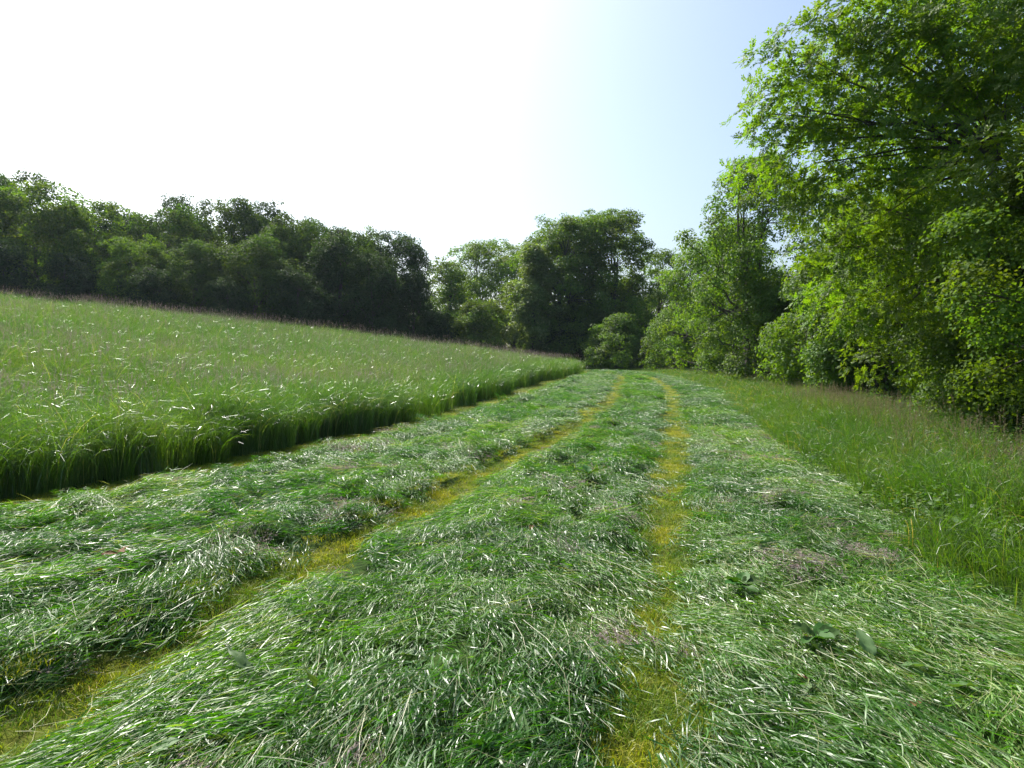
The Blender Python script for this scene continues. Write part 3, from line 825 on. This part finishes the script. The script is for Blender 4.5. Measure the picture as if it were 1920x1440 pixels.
def plant(meshes, name, label, cat, x, y, rz=0.0, sc=(1, 1, 1), group=None, sink=0.05):
    root = bpy.data.objects.new(name, None); C.objects.link(root); root.empty_display_size = .5
    root.location = (x, y, gz(x, y) - sink); root.rotation_euler = (0, 0, rz); root.scale = sc
    tag(root, label, cat, group)
    link('crown', meshes['crown'], root)
    link('trunk', meshes['trunk'], root)
    for lm in meshes['limbs']: link('limb', lm, root)
    return root

def at(px, d): return (px - 960.0) / F * d
def top_h(py, d, x):       # height above the ground there of a point seen at image row py
    return (HORIZON - py) / F * d + 1.6 - gz(x, d)

# ---- the left hand wood: five far tree forms shared between the individuals
forms = {
    'round': tree_meshes(14, 5.6, .10, clusters=56, cr=.30, sprays=20, kind='far', mat='wood'),
    'broad': tree_meshes(14, 6.2, .06, clusters=64, cr=.28, sprays=17, kind='far', mat='wood', skirt=True),
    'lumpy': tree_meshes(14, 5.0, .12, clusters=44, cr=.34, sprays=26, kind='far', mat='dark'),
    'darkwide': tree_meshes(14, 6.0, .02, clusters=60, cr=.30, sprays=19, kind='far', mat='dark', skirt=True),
    'pale': tree_meshes(14, 5.4, .10, clusters=56, cr=.30, sprays=20, kind='far', mat='oak'),
    'open': tree_meshes(14, 5.2, .18, clusters=44, cr=.28, sprays=24, kind='far', mat='wood'),
}
GW = 'trees of the dark wood beyond the meadow'
wood = [  # px, top row, distance, form, width factor, label
    (-70, 335, 66, 'round', 1.15, 'rounded tree at the far left of the wood, cut by the picture edge'),
    (70, 342, 63, 'pale', 1.20, 'large light topped tree at the left end of the wood'),
    (168, 372, 64, 'pale', 1.0, 'yellow green crown just right of the large leftmost tree'),
    (20, 322, 78, 'open', 1.0, 'dark treetop peeping over the leftmost crowns'),
    (235, 383, 70, 'lumpy', .9, 'dark knobbly treetop on the skyline right of the yellow green crown'),
    (262, 440, 60, 'pale', .85, 'pale front tree below the dip in the skyline at left'),
    (318, 385, 68, 'round', .95, 'rounded crown below the small skyline knob in the wood'),
    (345, 368, 78, 'lumpy', .85, 'small dark knob of a treetop on the skyline left of centre wood'),
    (372, 452, 60, 'broad', .85, 'lower front tree with a flat bright top in the wood'),
    (440, 374, 70, 'open', .9, 'loose crowned tree left of the two dark skyline peaks'),
    (492, 378, 73, 'lumpy', .95, 'dark domed treetop, highest of the middle wood'),
    (480, 430, 61, 'round', .95, 'broad green front crown below the dark domed treetop'),
    (556, 402, 67, 'open', .85, 'thin topped tree right of the dark dome'),
    (600, 412, 70, 'round', .9, 'rounded skyline crown left of the wood\'s right shoulder'),
    (640, 430, 62, 'darkwide', .95, 'dark front tree in the right half of the wood'),
    (672, 425, 72, 'pale', .8, 'lighter crown showing on the wood\'s right shoulder'),
    (742, 428, 66, 'lumpy', .85, 'dark tall tree with a ragged top at the right end of the wood'),
    (700, 470, 60, 'darkwide', .8, 'dark lower tree in front of the ragged topped tree'),
    (775, 500, 63, 'darkwide', .62, 'small dark tree closing the right end of the wood'),
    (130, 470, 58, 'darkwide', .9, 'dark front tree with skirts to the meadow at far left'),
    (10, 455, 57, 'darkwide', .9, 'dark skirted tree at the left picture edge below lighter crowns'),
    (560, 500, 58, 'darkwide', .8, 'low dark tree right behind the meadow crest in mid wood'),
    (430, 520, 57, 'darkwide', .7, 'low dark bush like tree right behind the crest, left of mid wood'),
    (290, 500, 57, 'darkwide', .8, 'low dark tree behind the crest beneath the pale front tree'),
]
for i, (px, py, d, fm_, wf, lab) in enumerate(wood):
    d = d + 3; x = at(px, d); hh = top_h(py, d, x); s = hh / 14
    plant(forms[fm_], 'woodland_tree', lab, 'tree', x, d, rng.uniform(0, 6.28), (wf * (s * .5 + .5) * .95, wf * (s * .5 + .5) * .95, s), GW)
# the rows behind, closing the wood
GB = 'rear rows of trees in the wood'
RL = ['tree out past the left picture edge', 'tree behind the leftmost corner crowns', 'tree behind the large light topped tree', 'tree behind the yellow green crown at left', 'tree behind the knobbly dark treetop',
      'tree behind the dip in the left skyline', 'tree behind the small skyline knob', 'tree behind the low bright topped front tree', 'tree behind the gap left of the dark dome', 'tree behind the dark domed treetop',
      'tree behind the thin topped tree', 'tree behind the right shoulder of the skyline', 'tree behind the ragged topped dark tree', 'tree behind the right end of the dark trees']
for i in range(14):
    px = -120 + i * 68; d = 84 + rng.uniform(-2, 5)
    x = at(px, d); py = np.interp(px, [-150, 100, 300, 500, 700, 800], [345, 375, 405, 405, 455, 540]); hh = top_h(py + rng.uniform(5, 20), d, x); s = hh / 14
    fm_ = ['darkwide', 'broad', 'round'][i % 3]
    plant(forms[fm_], 'woodland_tree', RL[i] + ', in the wood\'s rear row', 'tree', x, d, rng.uniform(0, 6.28), (1.05, 1.05, s), GB)

# ---- the trees at the head of the field
def far_tree(px, py, d, r, name, lab, **kw):
    x = at(px, d); hh = top_h(py, d, x)
    m = tree_meshes(hh, r, **kw)
    return plant(m, name, lab, 'tree', x, d, rng.uniform(0, 6.28))

far_tree(846, 484, 76, 4.6, 'young_tree', 'light yellow green young tree beside the dark end of the wood', z0=.03, clusters=34, sprays=18, kind='far', mat='hazel', skirt=True)
far_tree(905, 446, 86, 5.6, 'ash_tree', 'open airy tree with visible boughs left of the big dark tree', z0=.14, clusters=64, cr=.24, sprays=18, kind='far', mat='hazel', stems=2)
far_tree(965, 452, 90, 4.8, 'ash_tree', 'pale crowned tree touching the left side of the big tree', z0=.15, clusters=34, cr=.28, sprays=18, kind='far', mat='pale')
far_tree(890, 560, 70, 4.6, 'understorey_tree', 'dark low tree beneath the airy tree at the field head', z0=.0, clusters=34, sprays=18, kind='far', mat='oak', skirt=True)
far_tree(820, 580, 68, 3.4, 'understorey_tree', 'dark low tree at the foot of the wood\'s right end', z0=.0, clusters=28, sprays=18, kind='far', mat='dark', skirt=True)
far_tree(1140, 390, 72, 5.3, 'big_tree', 'tallest tree at the head of the field with dark ivy clad middle', z0=.12, clusters=110, cr=.25, sprays=17, kind='far', mat='oak', stems=2, bark='bark_ivy')
far_tree(1062, 400, 70, 5.2, 'big_tree', 'left half of the big pair, its crown reaching down leftwards', z0=.05, clusters=120, cr=.24, sprays=14, kind='far', mat='hazel', stems=2, bark='bark_ivy')  # lighter hazel leaf colour stands in for the sunlit left side
far_tree(1028, 422, 73, 4.4, 'big_tree', 'shoulder crown filling the left flank of the big pair', z0=.08, clusters=70, cr=.27, sprays=15, kind='far', mat='oak')
far_tree(1000, 455, 68, 3.0, 'maple_tree', 'bright sided tree hanging low at the left foot of the big pair', z0=.0, clusters=44, cr=.34, sprays=22, kind='far', mat='pale', skirt=True)
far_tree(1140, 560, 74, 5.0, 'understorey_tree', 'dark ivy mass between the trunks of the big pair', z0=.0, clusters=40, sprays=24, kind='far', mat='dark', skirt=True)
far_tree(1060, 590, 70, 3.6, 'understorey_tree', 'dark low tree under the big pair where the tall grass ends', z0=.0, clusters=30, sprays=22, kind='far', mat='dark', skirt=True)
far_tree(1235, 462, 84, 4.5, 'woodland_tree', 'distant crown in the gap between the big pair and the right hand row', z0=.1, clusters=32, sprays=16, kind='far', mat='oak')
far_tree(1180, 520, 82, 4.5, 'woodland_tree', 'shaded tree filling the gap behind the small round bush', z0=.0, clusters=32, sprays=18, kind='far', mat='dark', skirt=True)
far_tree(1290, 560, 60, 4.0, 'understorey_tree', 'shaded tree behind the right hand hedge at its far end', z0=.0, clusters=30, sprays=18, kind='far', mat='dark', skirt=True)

GF = 'shaded trees closing the view behind the field head'
FL = ['right end of the wood', 'light young tree', 'open airy tree', 'pale crowned tree', 'bright sided low hanging tree', 'left half of the big pair', 'right half of the big pair', 'small round bush at the bend', 'far end of the right hand row', 'yellow green maples of the row', 'tall airy row tree', 'ochre tinted row tree']
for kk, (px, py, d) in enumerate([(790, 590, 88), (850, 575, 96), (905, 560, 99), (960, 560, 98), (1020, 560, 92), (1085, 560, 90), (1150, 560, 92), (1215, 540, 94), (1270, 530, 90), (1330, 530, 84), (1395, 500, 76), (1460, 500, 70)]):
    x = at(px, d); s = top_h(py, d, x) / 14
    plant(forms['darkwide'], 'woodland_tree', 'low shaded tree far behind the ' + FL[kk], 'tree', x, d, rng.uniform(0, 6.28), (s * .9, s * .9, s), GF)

# ---- the right hand row, from far to near
def row_tree(x, y, h, r, name, lab, cat='tree', **kw):
    return plant(tree_meshes(h, r, **kw), name, lab, cat, x, y, rng.uniform(0, 6.28))

row_tree(9.2, 60, 5.1, 3.9, 'hedge_bush', 'rounded bush at the far bend of the strip, left end of the right hand row', 'bush', z0=.0, clusters=60, cr=.27, sprays=14, kind='mid', mat='hazel', skirt=True, stems=3)
row_tree(12.2, 54, 5.2, 2.8, 'hedge_bush', 'second bush from the far bend, olive tinted', 'bush', z0=.0, clusters=36, cr=.34, sprays=16, kind='mid', mat='hazel', skirt=True, stems=3)
row_tree(13.0, 48.5, 9.4, 3.3, 'field_maple', 'light crowned tree where the row first rises above the bushes', z0=.03, clusters=44, cr=.32, sprays=20, kind='mid', mat='ash', skirt=True, stems=2)
row_tree(13.4, 43, 9.8, 3.2, 'field_maple', 'yellow green tree left of the tall airy tree', z0=.0, clusters=44, cr=.3, sprays=20, kind='mid', mat='hazel', skirt=True, stems=2)
row_tree(12.6, 37.5, 12.3, 3.6, 'tall_hedge_tree', 'tall airy tree with stems and sky showing through, halfway along the row', z0=.30, clusters=54, cr=.25, sprays=20, kind='mid', mat='hazel', stems=4, trunk_r=.2)
row_tree(13.0, 35.5, 5.6, 3.0, 'hedge_bush', 'dense bush under the tall airy tree', 'bush', z0=.0, clusters=44, cr=.32, sprays=18, kind='mid', mat='hazel', skirt=True, stems=3)
row_tree(15.8, 32, 9.2, 3.0, 'field_maple', 'ochre tinted crown right of the tall airy tree', z0=.1, clusters=40, cr=.3, sprays=18, kind='mid', mat='ash', stems=2)
row_tree(12.8, 29.5, 6.2, 2.6, 'hedge_bush', 'leafy bush bulging towards the strip in mid row', 'bush', z0=.0, clusters=44, cr=.32, sprays=20, kind='mid', mat='hazel', skirt=True, stems=3)
row_tree(13.0, 25.0, 7.4, 2.9, 'hedge_tree', 'green tree behind the verge left of the bright ash', z0=.0, clusters=50, cr=.30, sprays=24, kind='mid', mat='hazel', skirt=True, stems=3)
row_tree(12.0, 20.5, 7.6, 2.8, 'ash_tree', 'bright yellow green ash leaning out over the hedge foot', z0=.06, clusters=50, cr=.30, sprays=26, kind='ash', mat='ash', skirt=True, stems=2)
row_tree(11.2, 16.5, 5.6, 2.4, 'hedge_tree', 'shaded green shrub in front of the bright ash', z0=.0, clusters=44, cr=.32, sprays=34, kind='near', mat='hazel', skirt=True, stems=3)
row_tree(14.5, 17.5, 9.0, 3.2, 'hedge_tree', 'dark green tree standing behind the ash at right', z0=.0, clusters=44, cr=.30, sprays=26, kind='mid', mat='oak', skirt=True, stems=2)
row_tree(11.5, 11.5, 8.5, 2.8, 'hedge_tree', 'dark tree closing the hedge behind the near hazel', z0=.0, clusters=44, cr=.30, sprays=24, kind='mid', mat='dark', skirt=True, stems=2)

# overhanging ash
ex = []
for (px, py, d, q) in [(1440, 120, 15.5, .75), (1500, 90, 15, .85), (1580, 60, 14.5, 1.1), (1430, 200, 15.5, .8), (1500, 190, 15, 1.0), (1590, 170, 15, 1.2), (1680, 120, 14.5, 1.3), (1440, 260, 15.5, .8), (1520, 290, 15, 1.0),
                       (1620, 280, 15, 1.1), (1700, 220, 14.5, 1.3), (1480, 350, 16, .8), (1400, 320, 17, .6), (1560, 370, 15.5, 1.0), (1650, 390, 15.5, 1.1), (1780, 90, 14, 1.4), (1640, 20, 14.5, 1.1), (1720, 10, 14, 1.2), (1850, 60, 13.5, 1.3), (1800, 200, 14, 1.3), (1880, 150, 13, 1.2), (1750, 330, 15, 1.2), (1610, 470, 16, 1.0), (1520, 450, 17, .9), (1700, 450, 16, 1.0), (1900, 30, 13.5, 1.3), (1560, 560, 17, .9), (1830, 330, 12.5, .9), (1900, 290, 12, .9), (1880, 400, 12.5, .8), (1810, 420, 13.5, .9), (1740, 540, 14.5, .9), (1800, 500, 14, .8), (1640, 580, 16.5, .9)]:
    ex.append((at(px, d + 2.6) + .9 - 12.6, d + 2.6 - 14.0, (HORIZON - py) / F * (d + 2.6) + 1.6, q * 1.05))
    ex.append((at(px, d) - 12.6, d - 14.0, (HORIZON - py) / F * d + 1.6, q))
m = tree_meshes(14.5, 4.6, z0=.42, clusters=20, cr=.28, sprays=42, kind='ash', mat='ash', trunk_r=.26, extra=ex, droop=.0)
r_ = plant(m, 'ash_tree', 'big ash whose long boughs reach over the verge from the right edge', 'tree', 12.6, 14.0, 0)

# near hazel, its foremost leaves one by one
hz = tree_meshes(5.6, 2.8, z0=.12, clusters=84, cr=.22, sprays=30, kind='hazel', mat='oak', skirt=False, stems=5, trunk_r=.12)  # darker oak leaf colour stands in for shade under the canopy
hroot = plant(hz, 'hazel_bush', 'near broad leaved hazel at the right edge of the picture', 'bush', 9.1, 10.0, 0)
def big_leaf(L, W, name, mat, wavy_=.08, tone=.6, cup=.15):
    tone = tone * .55
    n = 9; vs = []; q = []; t = []; rag = rng.normal(0, .05, (n + 1, 5)); lump = rng.normal(0, .004, (n + 1, 5))
    for i in range(n + 1):
        u = i / n; w = W * .5 * math.sin(PI * min(1, u * .93 + .04)) ** .75; zc = -cup * L * (u - .45) ** 2 + cup * L * .2
        for s, k in ((-1, 1), (-.5, .55), (0, 0), (.5, .55), (1, 1)):
            jj = int(round((s + 1) * 2)); vs.append([u * L, s * w * (1 + rag[i, jj]), zc + abs(s) * w * .35 + wavy_ * L * .16 * math.sin(u * 17 + s * 3) * abs(s) + lump[i, jj] * (L / .15)])
    for i in range(n):
        for j in range(4):
            a_ = i * 5 + j; q.append([a_, a_ + 1, a_ + 6, a_ + 5])
    vs = np.array(vs)
    return mesh_np(name, vs, [np.array(q)], mat, {'tone': ('FLOAT', np.clip(tone + rng.normal(0, .04, len(vs)), 0, 1)), 'patch': ('FLOAT', np.full(len(vs), rng.random()))}, smooth=True)
leafm = []
for i in range(4):
    n = 3; vs = []; L = .078; 
    prof = [0, .7, 1.0, .75, 0]
    for j, w in enumerate(prof):
        u = j / 4
        vs += [[u * L, -w * .034, .012 * w - .02 * u * u], [u * L, 0, -.02 * u * u], [u * L, w * .034, .012 * w - .02 * u * u]]
    q = [[3 * j + k_, 3 * j + k_ + 1, 3 * j + k_ + 4, 3 * j + k_ + 3] for j in range(4) for k_ in range(2)]
    vs = np.array(vs)
    leafm.append(mesh_np('leaf', vs, [np.array(q)], MAT['hazel'], {'tone': ('FLOAT', np.full(len(vs), .45 + .15 * i)), 'patch': ('FLOAT', np.full(len(vs), .3 + .2 * i))}, smooth=True))
co = np.empty(len(hz['crown'].vertices) * 3, np.float32); hz['crown'].vertices.foreach_get('co', co); co = co.reshape(-1, 3)[::4]
sc_ = -co[:, 0] * .8 - co[:, 1] * .5 + rng.normal(0, .15, len(co)); sel = np.argsort(-sc_)[:4000]; sel = rng.choice(sel, 290, replace=False)
for j in sel:
    o = link('leaf', leafm[rng.integers(0, 4)], hroot, tuple(co[j] + np.array([-.05, -.05, .0])))
    o.rotation_euler = (rng.normal(0, .35), rng.normal(.25, .35), rng.uniform(0, 6.28)); s = rng.uniform(.75, 1.25); o.scale = (s, s, s)

# ------------------------------------------------------------------ dock leaves and dead leaves in the cut grass
def on_ground(px, py):
    """walk along the sight line until it meets the ground"""
    for d in np.arange(2.2, 30, .04):
        x = at(px, d)
        if 1.6 - (py - HORIZON) / F * d < gz(x, d) + .07: return x, d
    return at(px, 30), 30
def dock(px, py, lab, L=.17, W=.09, mat='dock', n=1, tone=.6, name='dock_leaf', cat='leaf', lift=.045, tilt=.3):
    x, d = on_ground(px, py)
    root = bpy.data.objects.new(name, None); C.objects.link(root)
    root.location = (x, d, gz(x, d) + lift); root.empty_display_size = .1
    if n == 1:
        bpy.data.objects.remove(root)
        root = link(name, big_leaf(L, W, name, MAT[mat], tone=tone), None, (x, d, gz(x, d) + lift))
        root.rotation_euler = (rng.normal(0, tilt), rng.normal(0, tilt), rng.uniform(0, 6.28))
    else:
        a0 = rng.uniform(0, 6.28)
        for i in range(n):
            o = link('leaf', big_leaf(L * rng.uniform(.7, 1.1), W * rng.uniform(.8, 1.1), 'leaf', MAT[mat], tone=tone + rng.normal(0, .1)), root)
            o.rotation_euler = (rng.normal(0, .3), -rng.uniform(0.0, .45), a0 + i * 2 * PI / n + rng.normal(0, .3)); o.location = (0, 0, rng.uniform(0, .03))
    tag(root, lab, cat)
dock(268, 1425, 'small rounded pale dock leaf at the bottom edge, left of the seed heads', .11, .08, tone=.95)
dock(365, 1392, 'pale dock leaf curled up near the bottom edge left of centre', .16, .09, tone=.8)
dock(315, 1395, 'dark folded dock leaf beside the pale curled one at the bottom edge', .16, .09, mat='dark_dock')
dock(418, 1290, 'long green dock leaf half under the grass just right of the left yellow line', .20, .08)
dock(583, 1292, 'greyish dock leaf standing on edge between the yellow lines, nearer the left', .15, .08, tone=.85, tilt=.5)
dock(470, 1275, 'long dull dock leaf lying flat left of the greyish upright one', .22, .07)
dock(783, 1228, 'rounded bright dock leaf above the purple seed heads', .13, .10, tone=.85)
dock(762, 1262, 'small yellow green leaf right beside the purple seed heads', .10, .07)
dock(895, 1400, 'dark dock leaf at the bottom edge, left of centre', .17, .09, mat='dark_dock')
dock(990, 1385, 'large crinkled pale dock leaf at the bottom edge in the centre', .17, .12, tone=1.0)
dock(1085, 1237, 'pale dock leaf beside the right yellow line in the foreground', .11, .07, tone=.9)
dock(1052, 1232, 'smaller green dock leaf left of the pale one by the right yellow line', .10, .06)
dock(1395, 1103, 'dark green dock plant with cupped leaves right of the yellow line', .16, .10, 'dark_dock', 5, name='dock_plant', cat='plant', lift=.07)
dock(1330, 1072, 'long pale dock leaf just left of the dark dock plant', .20, .08, tone=.9)
dock(1425, 1027, 'flat dock leaves above the dark dock plant', .14, .09, 'dock', 3, .8, 'dock_plant', 'plant', .09)
dock(1440, 1045, 'green dock leaf below the flat ones above the dark plant', .13, .08)
dock(1545, 1095, 'grey green dock leaf right of the dark dock plant', .11, .08, tone=.8)
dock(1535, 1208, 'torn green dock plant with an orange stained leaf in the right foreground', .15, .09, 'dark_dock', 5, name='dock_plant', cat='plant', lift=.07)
dock(1558, 1240, 'broad greyish dock leaf just below the torn dock plant', .13, .10, tone=.95)
dock(1600, 1222, 'rounded grey dock leaf right of the torn dock plant', .09, .07, tone=.8)
dock(1645, 1238, 'long pale dock leaf further right of the torn plant', .19, .08, tone=.9)
dock(1440, 1192, 'small square looking grey leaf left of the torn dock plant', .09, .08, tone=.95)
dock(1532, 1288, 'pale brownish dock leaf below the torn dock plant', .12, .08, tone=1.0)
dock(1726, 1213, 'light curled dock leaf towards the verge in the right foreground', .12, .07, tone=.9)
dock(1760, 1257, 'wide light dock leaf below the curled one near the verge', .17, .09, tone=.9)
dock(1780, 1290, 'dull flat dock leaf nearest the right bottom corner', .15, .09, tone=.7)
dock(1810, 1165, 'pale dock leaf lying where the cut grass meets the verge', .15, .09, tone=1.0)
dock(1790, 1140, 'tall withered dock leaf standing at the verge edge', .14, .07, tone=1.0, tilt=.7)
dock(1815, 1030, 'pale cupped dock leaf standing in the verge grass', .18, .12, tone=.95, lift=.3, tilt=.4)
dock(1555, 1055, 'light dock leaf under the verge edge above the combed grass', .12, .08, tone=.85)
dock(655, 1348, 'small peach coloured dead leaf in the grass left of bottom centre', .035, .022, 'brown', tone=1.0, name='dead_leaf')
dock(215, 1045, 'dark brown withered dock head in the left swath', .10, .05, 'brown', 3, .4, 'withered_dock', 'plant', .08)
dock(192, 1068, 'brown dead leaf just left below the withered dock head', .10, .05, 'brown', tone=.5, name='dead_leaf')
dock(1714, 1328, 'reddish brown dead leaf in the right foreground', .06, .035, 'brown', tone=.7, name='dead_leaf')
dock(1512, 1197, 'orange brown dead leaf inside the torn dock plant', .05, .035, 'brown', tone=.9, name='dead_leaf')
dock(1500, 1265, 'brown curled dead leaf below the torn dock plant', .06, .03, 'brown', tone=.5, name='dead_leaf')
dock(998, 985, 'brown dead leaf on the crown of the middle swath', .09, .04, 'brown', tone=.4, name='dead_leaf')
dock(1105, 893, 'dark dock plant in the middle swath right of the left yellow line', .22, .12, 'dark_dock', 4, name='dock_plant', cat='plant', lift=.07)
dock(1093, 775, 'small yellow flower head lying beside the far left yellow line', .16, .12, 'flower', name='yellow_flower', cat='flower')
dock(1903, 1250, 'brown dead leaf at the right picture edge', .06, .03, 'brown', tone=.8, name='dead_leaf')

# ------------------------------------------------------------------ thin volume added to imitate veiling glare
GLARE_DENSITY = 0.00015
if GLARE_DENSITY:
    hv = np.array([[x_, y_, z_] for z_ in (-9, 42) for y_ in (-70, 470) for x_ in (-470, 470)], float)
    hq = np.array([[0, 2, 3, 1], [4, 5, 7, 6], [0, 1, 5, 4], [2, 6, 7, 3], [0, 4, 6, 2], [1, 3, 7, 5]])
    hm_, nt, N, L = new_mat('haze')
    o_ = N('ShaderNodeOutputMaterial'); v_ = N('ShaderNodeVolumePrincipled')
    v_.inputs['Color'].default_value = (.70, .86, 1, 1); v_.inputs['Density'].default_value = GLARE_DENSITY; v_.inputs['Anisotropy'].default_value = .35
    L(v_.outputs[0], o_.inputs['Volume'])
    tag(link('haze', mesh_np('haze', hv, [hq], hm_)), kind='stuff')
bpy.context.view_layer.update()
tr = sum(len(o.data.loops) - 2 * len(o.data.polygons) for o in {o.data: o for o in bpy.data.objects if o.type == 'MESH'}.values())
print('TRIS', tr)
